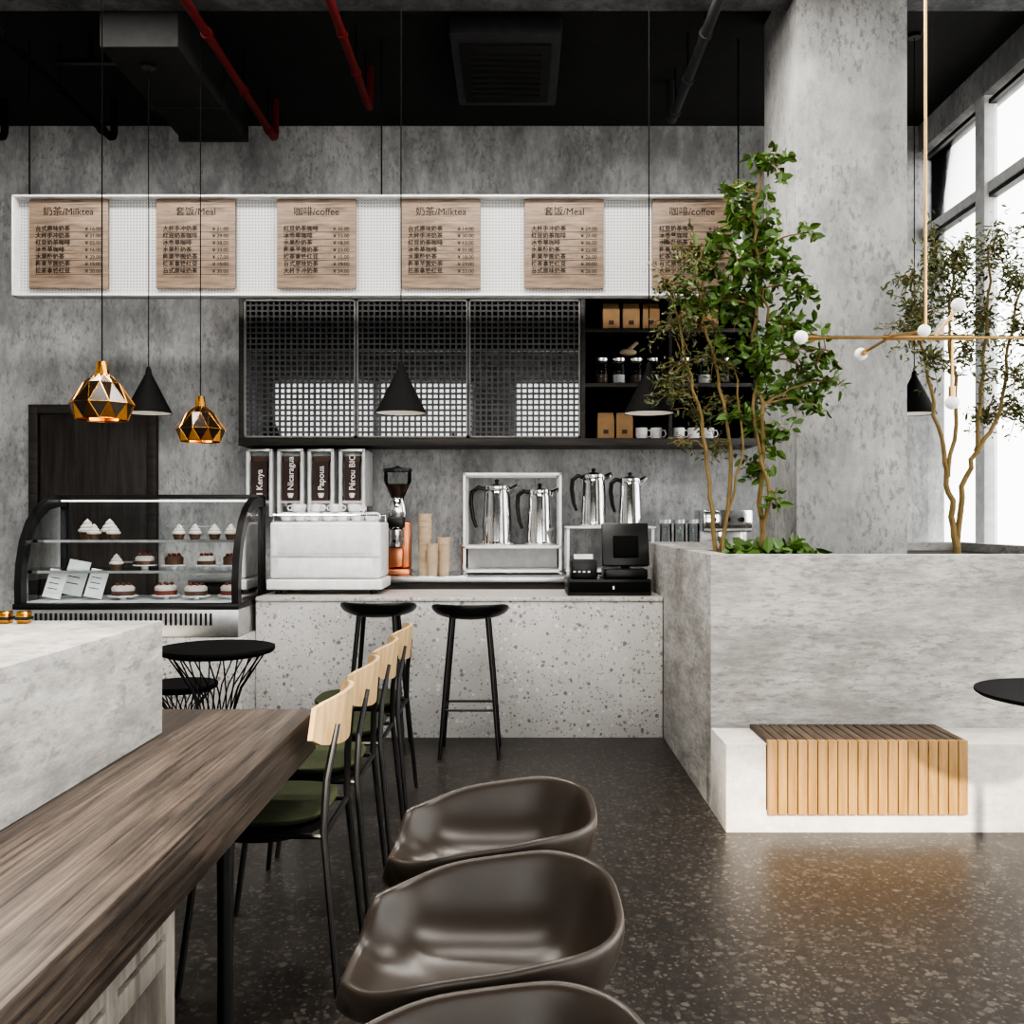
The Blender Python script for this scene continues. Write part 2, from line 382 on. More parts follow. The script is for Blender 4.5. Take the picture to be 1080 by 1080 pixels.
# ---------------------------------------------------------------- coffee bean dispensers
names = ['Kenya','Nicaragua','Papoua','Pérou BIO']
for i, px in enumerate((-1.91, -1.68, -1.455, -1.225)):
    b = B('coffee_bean_dispenser'); w = .096
    b.box(-w, w, .10, .385, .10, .52, 'white', .006)
    b.box(-w, -w+.022, 0, .10, 0.02, .52, 'white', .004); b.box(w-.022, w, 0, .10, .02, .52, 'white', .004)
    b.box(-w, w, 0, .12, .50, .52, 'steel', .003); b.box(-w+.01, w-.01, .02,.10,.12,.14,'steel')
    b.box(-.056, .056, .012, .05, .14, .43, 'label'); b.box(-.066, .066, .03, .09, .43, .50, 'glass')
    b.box(-.06, .06, .04, .09, .43, .47, 'choc')
    b.lathe([(.055,.12),(.03,.05),(.03,.0)], (0,.06,0), 'chrome', 16); b.box(-.012,.012,-.03,.03,.06,.085,'black',.003)
    b.lathe([(.016,.160),(.024,.185),(.024,.195)], (0,.018,0), 'labw', 14, cap=True)
    o = b.done(loc=(px, 7.0, 1.33))
    text(o, names[i], (px+.022, 7.0+.008, 1.33+.215), .062, 'labw', rot=(pi/2,-pi/2,0), bold=.0008)

# ---------------------------------------------------------------- espresso machine
b = B('espresso_machine')
b.box(-.35, .35, .0, .38, .10, .455, 'white', .018, seg=3)
b.box(-.365, .365, -.03, .38, .03, .095, 'white', .01, seg=3)
b.box(-.345, .345, -.004, .02, .235, .243, 'steel'); b.box(-.30,.30,-.005,.01,.115,.225,'white',.003); b.box(-.30,.30,-.005,.01,.255,.42,'white',.003)
b.box(-.34, .34, .02, .37, .455, .462, 'steel', .002)
for x in (-.30,.30):
    for y in (.03,.33): b.lathe([(.02,0),(.025,.03)], (x,y,0), 'black', 12, cap=True)
for y in (.02,.36): b.tube([(-.33,y,.462),(-.33,y,.50),(.33,y,.50),(.33,y,.462)], .005, 'chrome', 6)
b.box(-.25,.25,.38,.40,.28,.40,'steel')
o = b.done(loc=(-1.215, 5.98, .861))
b = B('espresso_cups')
for r in range(2):
    for c in range(7): mug(b, -1.215-.27+c*.09, 6.08+r*.12, 1.324, .034, .055, ha=random.uniform(0,6))
    for c in range(4): mug(b, -1.215-.20+c*.12, 6.08+r*.12, 1.381, .034, .05, ha=random.uniform(0,6))
b.done()

# ---------------------------------------------------------------- grinder
b = B('coffee_grinder')
b.box(-.10,.10,-.11,.11,0,.04,'copper',.01); b.box(-.095,.095,0,.12,.04,.38,'copper',.02,seg=3)
b.box(-.05,.05,-.07,.02,.05,.20,'copper',.02); b.box(-.06,.06,-.10,.0,.33,.42,'black',.02)
b.lathe([(.055,.20),(.06,.22),(.06,.32),(.04,.34)], (0,-.06,0), 'chrome', 20, cap=True)
b.tube([(0,-.08,.26),(0,-.17,.24)], .012, 'black')
b.lathe([(.06,.38),(.075,.44),(.07,.50),(.05,.55)], (0,0.02,0), 'chrome', 24, cap=True)
b.lathe([(.045,.55),(.10,.67),(.10,.74)], (0,.02,0), 'jar', 24)
b.lathe([(.042,.555),(.085,.65),(0,.655)], (0,.02,0), 'choc', 24)
b.lathe([(.105,.74),(.105,.76),(.03,.77),(0,.785)], (0,.02,0), 'black', 24)
b.done(loc=(-.87, 6.85, .936))
b = B('paper_cup_stacks')
for x, n, r, y in ((-.66,9,.050,6.76),(-.53,5,.050,6.76),(-.60,4,.042,6.66)):
    for i in range(n): b.lathe([(r*.75,0),(r,.09),(r*1.06,.092),(r*1.06,.10),(r*.95,.10)], (x,y,.936+i*.042), 'cup', 18)
b.done()

# ---------------------------------------------------------------- jugs & racks
def jug(name, loc, h=.40, r=.085):
    b = B(name)
    b.lathe([(0,0),(r*1.0,0),(r*1.04,.01),(r,.03),(r*.86,h*.82),(r*.80,h*.88)], (0,0,0), 'chrome', 32)
    b.lathe([(r*.80,h*.88),(r*.83,h*.90),(r*.80,h*.95),(r*.45,h*.985),(r*.15,h),(0,h)], (0,0,0), 'chrome', 32)
    b.lathe([(.012,0),(.018,.02),(.0,.03)], (0,0,h), 'black', 12)
    b.tube([(-r*.75,0,h*.90),(-r*1.15,0,h*.93),(-r*1.55,0,h*.85),(-r*1.6,0,h*.68),(-r*1.45,0,h*.42),(-r*1.25,0,h*.28)], [.014,.016,.017,.016,.014,.010], 'black', 10)
    b.tube([(r*.6,0,h*.84),(r*1.1,0,h*.93),(r*1.35,0,h*.97)], [.03,.02,.013], 'chrome', 10)
    return b.done(loc=loc)
b = B('jug_rack')
x0,x1,y0,y1,z0,z1 = -.395,.318,6.85,7.25,.937,1.667
for x in (x0,x1-.02):
    for y in (y0,y1-.02): b.box(x,x+.02,y,y+.02,z0,z1,'white',.003)
for y in (y0,y1-.02): b.box(x0,x1,y,y+.02,z1-.02,z1,'white',.003)
for x in (x0,x1-.02): b.box(x,x+.02,y0,y1,z1-.02,z1,'white',.003)
b.box(x0,x1,y0,y1,1.12,1.14,'white',.003); b.box(x0,x1,y0,y1,.945,.965,'white',.003); b.box(x0,x1,y1-.02,y1-.01,.945,1.14,'white')
b.done()
jug('coffee_jug', (-.155,7.05,1.141), .46, .12); jug('coffee_jug', (.165,7.05,1.141), .43, .105)
b = B('jug_shelf'); b.box(.35,1.0,6.85,7.2,1.265,1.28,'white',.003)
for x in (.355,.97):
    for y in (6.86,7.17): b.box(x,x+.02,y,y+.02,.931,1.265,'white',.002)
b.box(.35,1.0,6.85,7.2,.95,.965,'white',.002)
b.done()
jug('coffee_jug', (.56,7.0,1.281), .40, .10); jug('coffee_jug', (.83,7.0,1.281), .37, .09)

# ---------------------------------------------------------------- POS
b = B('cash_register')
b.box(-.26,.26,-.18,.2,.0,.10,'black',.006); b.box(-.25,.25,-.186,-.17,.02,.085,'blackm',.003)
b.box(-.02,.25,-.10,.18,.10,.16,'black',.012)
mt = Matrix.Translation((.12,.02,.30)) @ Matrix.Rotation(math.radians(-14),4,'X')
b.box(-.15,.15,-.02,.02,-.13,.15,'black',.01,mt); b.box(-.14,.14,.019,.024,-.12,.14,'mirror',0,mt); b.box(-.08,.08,-.05,-.02,-.08,.06,'blackm',.008,mt)
b.tube([(.12,.02,.15),(.12,0,.28)], .03, 'black')
b.box(-.235,-.07,-.12,.10,.10,.22,'black',.015); b.box(-.21,-.09,-.02,.0,.22,.25,'labw')
b.box(.02,.03,-.187,-.185,.04,.06,'steel')
for i in range(4): b.box(-.22+i*.03,-.205+i*.03,-.123,-.119,.14,.15,'labw')
b.done(loc=(.568,6.05,.861))
b = B('syrup_jars')
for x in (1.07,1.17,1.27):
    b.lathe([(.0,0),(.042,0),(.042,.36),(.03,.38)], (x,6.85,.931), 'jar', 20); b.lathe([(0,.01),(.036,.01),(.036,.22),(0,.22)], (x,6.85,.931), 'redc' if x>1.2 else 'cream', 20)
    b.lathe([(.045,.37),(.045,.40),(0,.41)], (x,6.85,.931), 'steel', 20)
b.done()
b = B('steel_coffee_brewer')
b.box(1.33,1.68,6.78,7.15,.931,.99,'black',.01); b.box(1.33,1.68,6.95,7.15,.99,1.40,'steel',.012); b.box(1.33,1.68,6.78,6.96,1.24,1.40,'chrome',.012)
for x in (1.40,1.50,1.60): b.lathe([(.018,0),(.018,.02)], (0,0,0), 'black', 12, Matrix.Translation((x,6.775,1.33)) @ Matrix.Rotation(pi/2,4,'X'), True)
b.tube([(1.45,6.86,1.24),(1.45,6.86,1.18)], .03, 'chrome'); b.tube([(1.45,6.84,1.2),(1.45,6.70,1.18)], .012, 'black')
b.tube([(1.60,6.80,1.24),(1.60,6.76,1.12)], .006, 'chrome')
b.done()

# ---------------------------------------------------------------- pastry display case
b = B('pastry_display_case')
X0, X1 = -2.92, -1.62
b.box(X0, X1, 5.50, 6.10, .65, .83, 'steel', .006)
b.box(X0-.005, X1+.005, 5.485, 6.105, .812, .845, 'black', .004)
for i in range(36): b.box(X0+.12+i*.029, X0+.132+i*.029, 5.494, 5.503, .72, .79, 'black')
prof = [(5.50,.84),(5.495,.95),(5.51,1.08),(5.55,1.21),(5.62,1.32),(5.71,1.40),(5.82,1.455),(5.94,1.475),(6.08,1.48)]
def offs(p, d):
    out = []
    for i, (y, z) in enumerate(p):
        a = Vector(p[max(0,i-1)]); c = Vector(p[min(len(p)-1,i+1)]); t = (c-a).normalized(); out.append((y+t.y*d, z-t.x*d))
    return out
inn = offs(prof, .065)
for xa, xb in ((X0, X0+.04), (X1-.04, X1)):
    vs = []; fs = []
    for (y,z),(y2,z2) in zip(prof, inn): vs += [(xa,y,z),(xb,y,z),(xb,y2,z2),(xa,y2,z2)]
    for i in range(len(prof)-1):
        for j in range(4): fs.append([i*4+j, i*4+(j+1)%4, i*4+4+(j+1)%4, i*4+4+j])
    b.add(vs, fs, 'black'); b.box(xa, xb, 6.05, 6.10, .84, 1.48, 'black', .004)
    xm = (xa+xb)/2
    pts = [(xm,y,z) for y,z in inn]; b.add(pts+[(xm,6.06,.84)], [list(range(len(pts)+1))], 'glass')
vs = []; fs = []
for y, z in prof: vs += [(X0+.02,y+.008,z-.004),(X1-.02,y+.008,z-.004)]
for i in range(len(prof)-1): fs.append([i*2,i*2+1,i*2+3,i*2+2])
b.add(vs, fs, 'glass')
b.box(X0, X1, 5.98, 6.10, 1.465, 1.49, 'black', .004)
b.box(X0+.03, X1-.03, 5.56, 6.06, .84, .85, 'cream')
for z, y in ((1.02,5.60),(1.20,5.66)):
    b.box(X0+.03, X1-.03, y, 6.05, z, z+.008, 'jar'); b.box(X0+.03, X1-.03, y-.006, y+.004, z-.004, z+.012, 'chrome')
b.box(X0+.05, X1-.05, 5.96, 5.98, 1.445, 1.455, 'striplt')
b.done()
b = B('cupcakes')
def cupcake(x,y,z,k,s=1):
    b.lathe([(0,0),(.026*s,0),(.036*s,.035*s)], (x,y,z), 'choc', 14)
    b.lathe([(.040*s,.035*s),(.042*s,.045*s),(.030*s,.055*s),(.033*s,.06*s),(.018*s,.075*s),(.02*s,.08*s),(0,.10*s)], (x,y,z), k, 14)
def cake(x,y,z,r,h,k1,k2):
    b.lathe([(0,-.02),(.02,-.02),(.02,-.004),(r*1.3,0),(r*1.3,.006),(0,.006)], (x,y,z+.02), 'cream', 20)
    b.lathe([(r,.006),(r,h*.5)], (x,y,z+.02), k1, 20); b.lathe([(r,h*.5),(r*1.03,h*.8),(r*.8,h),(0,h)], (x,y,z+.02), k2, 20)
    for i in range(6): b.ball((x+r*.6*math.cos(i*pi/3), y+r*.6*math.sin(i*pi/3), z+.02+h+.008), .010, 'redc', sub=1)
for x in (-2.60,-2.48,-2.08,-1.98,-1.86,-1.76): cupcake(x, 5.82, 1.209, 'icing', 1.0)
for x in (-2.70,-2.56): cupcake(x, 5.95, 1.209, 'icing', 1.3)
for i, x in enumerate((-2.30,-2.12,-1.92,-1.76)): cake(x, 5.85, 1.029, .055, .06, 'choc', ('icing','choc')[i%2])
for x in (-2.42,): cupcake(x,5.72,1.029,'icing')
for i, x in enumerate((-2.38,-2.14,-1.94,-1.74)): cake(x, 5.72+.05*(i%2), .851, .065, .065, ('choc','redc')[i%2], 'icing')
b.done()
b = B('price_cards')
for x,y,z,s in ((-2.80,5.68,.852,1.1),(-2.56,5.70,.852,1.1),(-2.74,5.80,.86,1.35)):
    mt = Matrix.Translation((x,y,z)) @ Matrix.Rotation(math.radians(-15),4,'X') @ Matrix.Rotation(.18,4,'Y'); b.box(-.05*s,.05*s,-.002,.002,0.012,.17*s,'labw',0,mt)
    for q in range(3): b.box(-.035*s,.02*s,-.0035,-.002,(.06+q*.03)*s,(.064+q*.03)*s,'text',0,mt)
b.done()

# ---------------------------------------------------------------- hanging menu sign
b = B('hanging_menu_sign')
sx0,sx1,sy0,sy1,sz0,sz1 = -3.205,1.425,6.0,6.09,2.75,3.39
b.box(sx0,sx1,sy1-.015,sy1,sz0,sz1,'perf'); b.box(sx0,sx1,sy1,sy1+.004,sz0,sz1,'blackm')  # unseen black back sheet added so the cabinet glass reflects dark
b.box(sx0,sx1,sy0,sy1,sz1-.014,sz1,'white',.003); b.box(sx0,sx1,sy0,sy1,sz0,sz0+.014,'white',.003)
b.box(sx0,sx0+.014,sy0,sy1,sz0,sz1,'white',.003); b.box(sx1-.014,sx1,sy0,sy1,sz0,sz1,'white',.003)
for x in (-3.12,-.87,1.41):
    b.tube([(x,sy1-.03,sz1),(x,sy1-.03,H)], .005, 'wire', 6)
b.done()
titles = ['奶茶/Milktea','套饭/Meal','咖啡/coffee','奶茶/Milktea','套饭/Meal','咖啡/coffee']
items = ['台式原味奶茶','大杯手冲奶茶','红豆奶茶咖啡','冰香草咖啡','水果酸奶茶','椰果芋圆奶茶','抹茶拿铁红豆']
for i, px in enumerate((-2.862,-2.051,-1.282,-.489,.296,1.110)):
    b = B('menu_board'); b.box(-.252,.252,0,.02,-.284,.284,'menuw',.003); b.box(-.2,.2,.02,.0315,-.2,.2,'white')
    zc = 3.088; o = b.done(loc=(px, 6.04, zc)); yy = 6.0385
    text(o, titles[i], (px, yy, zc+.185), .062, 'text', align='CENTER')
    it = items[i%3:]+items[:i%3]
    text(o, '\n'.join(it), (px-.21, yy, zc+.085), .037, 'text', spacing=1.21, bold=.0006)
    text(o, '\n'.join('¥ %d.00' % random.randint(12,38) for _ in range(7)), (px+.21, yy, zc+.085), .034, 'text', align='RIGHT', spacing=1.32)
    l = B('ruled_lines')
    for j in range(7): l.box(-.21,.21,-.0012,.0,.074-j*.045,.0765-j*.045,'text')
    lo = l.done(); lo.parent = o
# ---------------------------------------------------------------- pendants
def cone(name, x, y, zb, top=H):
    b = B(name)
    b.lathe([(.135,0),(.018,.235),(.015,.26),(.008,.275)], (0,0,0), 'blackm', 40); b.lathe([(.131,.003),(.016,.23)], (0,0,0), 'cream', 40)
    b.ball((0,0,.05), .03, 'lampon'); b.tube([(0,0,.07),(0,0,.24)], .012, 'black')
    b.tube([(0,0,.27),(0,0,top-zb)], .003, 'wire', 6); b.lathe([(.04,top-zb-.02),(.04,top-zb)], (0,0,0), 'black', 16, cap=True)
    b.done(loc=(x,y,zb))
cone('black_cone_pendant_lamp', -2.18, 5.60, 1.96, 4.019); cone('black_cone_pendant_lamp', -.615, 5.0, 1.895)
cone('black_cone_pendant_lamp', .706, 5.1, 1.905); cone('black_cone_pendant_lamp', 2.51, 6.0, 2.0)
def gem(name, x, y, zb):
    b = B(name); n = 10
    rings = [(.115,0),(.138,.072),(.078,.165),(.030,.205),(.024,.262)]
    P = []
    for q, (r, z) in enumerate(rings): P.append([Vector((r*math.cos(2*pi*(i+.5*(q%2))/n), r*math.sin(2*pi*(i+.5*(q%2))/n), z)) for i in range(n)])
    for q in range(len(rings)-1):
        for i in range(n):
            j = (i+1)%n; a, c = P[q], P[q+1]
            tris = [(a[i],a[j],c[i]),(a[j],c[j],c[i])] if q%2 == 0 else [(a[i],c[j],c[i]),(a[i],a[j],c[j])]
            for ti, t in enumerate(tris):
                k = 'gold' if q == 3 or (q == 0 and ti == 0) or (q == 1 and (i+ti) % 5 == 0) else 'bronze'
                b.add(t, [[0,1,2]], k)
            if q < 3:
                for t in tris: b.tube([t[0],t[2]], .0016, 'gold', 5); b.tube([t[0],t[1]], .0016, 'gold', 5)
    b.lathe([(.104,.004),(.122,.072),(.066,.155)], (0,0,0), 'gold', n)
    b.ball((0,0,.07), .035, 'lampon'); b.tube([(0,0,.09),(0,0,.26)], .014, 'black')
    b.tube([(0,0,.26),(0,0,H-zb)], .003, 'wire', 6); b.lathe([(.04,H-zb-.02),(.04,H-zb)], (0,0,0), 'black', 16, cap=True)
    b.done(loc=(x,y,zb), ang=5)
gem('faceted_gold_pendant_lamp', -1.885, 4.3, 1.79); gem('faceted_gold_pendant_lamp', -1.84, 5.5, 1.785)
b = B('brass_chandelier'); zc = 1.955; x = 1.376
b.tube([(x,3.2,zc-.01),(x,3.2,H)], .0055, 'brass', 10); b.lathe([(.06,H-.03),(.06,H)], (x,3.2,0), 'brass', 20, cap=True)
b.tube([(x-.40,3.2,zc),(x+.62,3.2,zc)], .0055, 'brass', 10); b.tube([(x-.14,3.2,zc),(x+.16,3.2,zc)], .010, 'brass', 10)
b.tube([(x+.09,3.2,zc),(x+.09,3.2,zc-.20)], .0055, 'brass', 10)
b.tube([(x-.12,3.2,zc+.005),(x-.12,2.95,zc-.03)], .0055, 'brass', 10)
def blb(p, d):
    p = Vector(p); d = Vector(d); b.tube([p-d*.035, p], .011, 'brass', 10); b.ball(tuple(p+d*.02), .024, 'bulb')
blb((x-.40,3.2,zc),(-1,0,0)); blb((x+.62,3.2,zc),(1,0,0)); blb((x+.09,3.2,zc-.20),(0,0,-1)); blb((x-.12,3.45,zc-.01),(0,1,0))
b.tube([(x-.12,3.2,zc),(x-.12,3.45,zc-.01)], .0055, 'brass', 8)
b.ball((x-.12,2.93,zc-.03), .020, 'bulb')
b.tube([(x+.03,3.2,zc+.0),(x+.085,3.16,zc+.085)], .0055, 'brass', 8); b.ball((x+.09,3.155,zc+.10), .024, 'bulb')
b.done()

# ---------------------------------------------------------------- planter with bench
b = B('concrete_planter')
x0, x1 = .89, 3.10; zt = 1.175; t = .10
b.box(x0,x1,4.37,4.37+t,0,zt,'planterc',.003); b.box(x0,x0+t,4.37+t,6.6,0,zt,'planterc',.003)
b.box(x1-t,x1,4.37+t,6.6,0,zt,'planterc'); b.box(x0+t,x1-t,6.5,6.6,0,zt,'planterc')
for (a0,a1,c0,c1) in ((x0+t,x1-t,4.47,5.195),(x0+t,1.525,5.195,6.5),(2.141,x1-t,5.195,6.5),(1.525,2.141,5.885,6.5)):
    b.box(a0,a1,c0,c1,.9,1.12,'soil')
b.done()
b = B('concrete_bench'); b.box(.89, 3.10, 4.05, 4.368, 0, .378, 'benchc', .003); b.done()
b = B('slatted_bench_seat'); n = 20; xs0, xs1 = 1.06, 1.912; w = (xs1-xs0)/n
for i in range(n):
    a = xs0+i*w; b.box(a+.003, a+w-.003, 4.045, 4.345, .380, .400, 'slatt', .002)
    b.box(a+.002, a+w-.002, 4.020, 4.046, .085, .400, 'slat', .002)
b.box(xs0,xs1,4.044,4.049,.10,.378,'blackm'); b.done()

# ---------------------------------------------------------------- plants
def leaf(b, p, s, k, flat=.5):
    d = Vector((random.gauss(0,1), random.gauss(0,1), random.gauss(-.2,.7))).normalized()
    u = d.orthogonal().normalized(); u = Matrix.Rotation(random.uniform(0,2*pi),3,d) @ u
    w = d.cross(u); l = s*random.uniform(.6,1.25); h = l*flat*.5
    P = Vector(p)
    vs = [P, P+d*l*.3+u*h*.85+w*l*.05, P+d*l*.7+u*h*.7+w*l*.03, P+d*l-w*l*.08, P+d*l*.7-u*h*.7+w*l*.03, P+d*l*.3-u*h*.85+w*l*.05, P+d*l*.5-w*l*.02]
    b.add(vs, [[0,1,6],[1,2,6],[2,3,6],[3,4,6],[4,5,6],[5,0,6]], k)
def smoothpath(pts, n=5):
    pts = [Vector(p) for p in pts]; out = []
    for i in range(len(pts)-1):
        p0 = pts[max(0,i-1)]; p1 = pts[i]; p2 = pts[i+1]; p3 = pts[min(len(pts)-1,i+2)]
        for j in range(n):
            t = j/n; out.append(.5*((2*p1)+(p2-p0)*t+(2*p0-5*p1+4*p2-p3)*t*t+(3*p1-p0-3*p2+p3)*t**3))
    out.append(pts[-1])
    return [p+Vector((random.gauss(0,.006),random.gauss(0,.006),0)) for p in out]
def branch(b, pts, r0, r1, k='bark'):
    P = smoothpath(pts); n = len(P); b.tube(P, [r0+(r1-r0)*i/(n-1) for i in range(n)], k, 7); return P
def cluster(b, c, r, n, ls, k, skeleton, flat=.5, twigs=7):
    c = Vector(c); near = min(skeleton, key=lambda q: (q-c).length+max(0,q.z-c.z)*.5)
    mid = (near+c)/2+Vector((0,0,.03)); branch(b, [near, mid, c], .006, .003)
    ends = []
    for i in range(twigs):
        d = Vector((random.gauss(0,1), random.gauss(0,1)*.8, random.gauss(0,1))).normalized()*r*random.uniform(.6,1.2)
        b.tube([c, c+d*.5+Vector((0,0,.02)), c+d], [.003,.0025,.0015], 'bark', 5, False); ends.append(d)
    for i in range(n):
        d = random.choice(ends)*random.uniform(.1,1.1); leaf(b, c+d+Vector((random.gauss(0,1),random.gauss(0,1),random.gauss(0,1)))*r*.15, ls, k, flat)
Y = 4.8
b = B('climbing_fig_tree')
sk = branch(b, [(1.245,Y,1.121),(1.235,Y+.02,1.5),(1.24,Y,1.85),(1.20,Y+.03,2.2),(1.22,Y,2.55),(1.20,Y,2.85),(1.245,Y,3.15)], .015, .006)
sk += branch(b, [(1.22,Y+.03,1.121),(1.26,Y-.02,1.45),(1.19,Y,1.9),(1.27,Y,2.2),(1.24,Y,2.5)], .011, .006)
for cx, cz, r, n in ((1.243,3.13,.11,80),(1.20,2.95,.14,120),(1.09,2.83,.15,120),(1.25,2.80,.14,110),(1.22,2.66,.20,200),(1.0,2.66,.13,95),(1.17,2.47,.23,260),(1.32,2.33,.17,160),(1.42,2.50,.12,70),(1.45,2.77,.06,22),(.93,2.42,.13,70),(1.22,2.10,.17,170),(1.05,2.20,.11,55),(1.38,1.95,.14,90),(1.53,2.18,.10,55),(1.53,1.93,.09,55),(1.59,2.04,.07,36),(1.46,2.10,.08,30),(1.23,1.82,.15,130),(1.21,1.62,.11,70),(1.07,3.0,.07,25),(1.36,2.62,.10,45),(1.28,1.45,.06,18),(.82,2.48,.08,20),(1.10,2.62,.14,100)):
    cluster(b, (cx, Y+random.uniform(-.12,.12), cz), r, n, .060, 'leafd', sk, .60)
b.done(smooth=False)
b = B('slender_olive_tree')
sk = branch(b, [(.985+.02,Y,1.121),(.97,Y,1.45),(.92,Y,1.85),(.84,Y,2.2),(.76,Y,2.53)], .013, .005)
sk += branch(b, [(1.02,Y+.03,1.121),(1.08,Y,1.6),(1.03,Y+.03,2.0),(.95,Y,2.35),(.93,Y,2.7)], .012, .005)
sk += branch(b, [(1.03,Y-.03,1.121),(1.06,Y,1.35),(1.13,Y-.03,1.7),(1.10,Y,2.1)], .010, .004)
for cx, cz, r, n in ((.76,2.53,.13,150),(.84,2.62,.13,110),(.93,2.72,.13,90),(.80,2.32,.16,210),(.93,2.38,.16,190),(.84,2.12,.16,210),(.99,2.15,.15,180),(.80,1.95,.14,140),(.93,1.88,.13,130),(1.08,1.95,.12,90),(1.02,1.72,.11,70),(.86,1.72,.08,30)):
    cluster(b, (cx, Y+random.uniform(-.12,.12), cz), r, n, .034, 'leafs', sk, .42, 10)
b.done(smooth=False)
b = B('potted_olive_tree'); Y2 = 4.80
sk = branch(b, [(2.23,Y2,1.121),(2.20,Y2,1.35),(2.17,Y2,1.55),(2.15,Y2,1.75),(2.08,Y2,2.05),(2.01,Y2,2.35)], .018, .006)
sk += branch(b, [(2.24,Y2+.02,1.121),(2.25,Y2,1.45),(2.32,Y2,1.68),(2.43,Y2,1.85),(2.48,Y2,2.15),(2.53,Y2,2.45)], .016, .006)
sk += branch(b, [(2.17,Y2,1.55),(2.22,Y2,1.9),(2.19,Y2,2.3),(2.21,Y2,2.65)], .012, .005)
sk += branch(b, [(2.32,Y2,1.68),(2.34,Y2,2.0),(2.38,Y2,2.4),(2.38,Y2,2.7)], .011, .005)
for cx, cz, r, n in ((2.05,2.42,.17,440),(2.10,2.62,.18,420),(1.98,2.28,.14,230),(2.23,2.68,.18,400),(2.25,2.45,.17,400),(2.42,2.70,.18,400),(2.50,2.52,.18,400),(2.53,2.30,.16,340),(2.38,2.35,.15,260),(2.50,2.05,.16,340),(2.56,1.88,.14,260),(2.42,1.85,.12,160),(2.08,2.15,.14,220),(2.60,2.65,.14,200),(2.25,2.2,.12,160),(1.98,2.55,.10,110)):
    cluster(b, (cx, Y2+random.uniform(-.13,.10), cz), r, n, .036, 'leafs', sk, .36, 14)
b.done(smooth=False)
b = B('planter_ground_cover')
for i in range(170):
    leaf(b, (random.uniform(1.05,1.47), random.uniform(4.58,5.05), 1.14+random.uniform(.0,.06)), .07, 'leafd', .7)
for i in range(60): leaf(b, (random.uniform(1.18,1.45), random.uniform(4.6,4.8), 1.15+random.uniform(.0,.05)), .09, 'leafd', .6)
b.done(smooth=False)

# ---------------------------------------------------------------- foreground wooden table + concrete block
b = B('wooden_communal_table')
TX = -.63; ze = .75; th = .125
b.box(-2.3, TX, .25, 2.96, ze-th, ze, 'table', .004)
zb = ze-th
py0, py1 = .3, 1.80
b.box(-2.2, TX-.16, py0, py1, 0, zb, 'tableside')
for y in (py0, .62, .94, 1.26, 1.5, py1-.045): b.box(TX-.17, TX-.02, y, y+.045, 0, zb, 'tableside', .003)
for z in (0, .27, .52): b.box(TX-.17, TX-.022, py0, py1, z, z+.045, 'tableside', .003)
b.box(TX-.17, TX-.021, py0, py1, zb-.045, zb, 'tableside')
for x in (TX-.03, -2.2):
    b.tube([(x,2.14,zb),(x,2.14,0)], [.019,.017], 'black', 16)
b.box(-2.2,TX-.05,2.12,2.16,zb-.04,zb,'black')
b.box(-2.2,-1.2,2.3,2.9,0,zb,'tableside')
b.done()
b = B('concrete_bar_block'); b.box(-2.25, -.985, .3, 2.63, .751, 1.062, 'planterc', .003); b.done()
b = B('gold_votive_candles')
for x in (-1.385,-1.335,-1.44): b.box(x-.015,x+.015,2.55,2.58,1.0625,1.095,'gold',.004); b.box(x-.017,x+.017,2.548,2.582,1.072,1.080,'black')
b.done()

# ---------------------------------------------------------------- shells
def shell(b, a, bb, hfun, zs, zbot, k, cx=0, ex=2.6, nseg=40, po=None):
    prof_i = [(.0,0),(.3,.0),(.5,.03),(.66,.13),(.79,.36),(.87,.66),(.915,.90),(.945,.985),(.97,1.0),(.992,.985)]
    prof_o = po or [(1.0,.93),(.995,.84),(.96,.66),(.88,.44),(.74,.24),(.55,.10),(.3,.02),(0,0)]
    vs = []; fs = []
    rings = []
    for i in range(nseg):
        t = 2*pi*i/nseg; c, s = math.cos(t), math.sin(t)
        X = a*math.copysign(abs(c)**(2/ex), c); Yv = bb*math.copysign(abs(s)**(2/ex), s)
        h = hfun(t); ring = []
        for u, f in prof_i[1:]: ring.append((cx+X*u, Yv*u, zs+(h-zs)*f))
        for u, f in prof_o[:-1]: ring.append((cx+X*u, Yv*u, zbot+(h-zbot)*f))
        rings.append(ring)
    m_ = len(rings[0])
    for r in rings: vs += r
    ci = len(vs); vs.append((cx,0,zs)); co = len(vs); vs.append((cx,0,zbot))
    for i in range(nseg):
        j = (i+1)%nseg
        for q in range(m_-1): fs.append([i*m_+q, i*m_+q+1, j*m_+q+1, j*m_+q])
        fs.append([ci, i*m_, j*m_]); fs.append([co, j*m_+m_-1, i*m_+m_-1])
    b.add(vs, fs, k)
def sm(x): x = max(0,min(1,x)); return x*x*(3-2*x)
def hb(t):
    a = abs((t+pi)%(2*pi)-pi)
    h = .768 - .055*sm((a-1.1)/1.3)
    return h - .065*sm((a-2.55)/.35)
def bucket():
    b = B('bucket_armchair')
    shell(b, .215, .225, hb, .615, .585, 'leather', nseg=56, ex=2.9, po=[(1.0,.92),(.985,.80),(.92,.58),(.80,.38),(.64,.20),(.48,.10),(.3,.02),(0,0)])
    b.lathe([(.05,.59),(.035,.50),(.03,.05),(.05,.03),(.20,.018),(.205,.0)], (0,0,0), 'black', 32, cap=True)
    return b
o = bucket().done(loc=(-.055,1.93,0), ang=180, sub=1)
dup(o, (-.055,1.455,0)); dup(o, (-.055,.985,0))

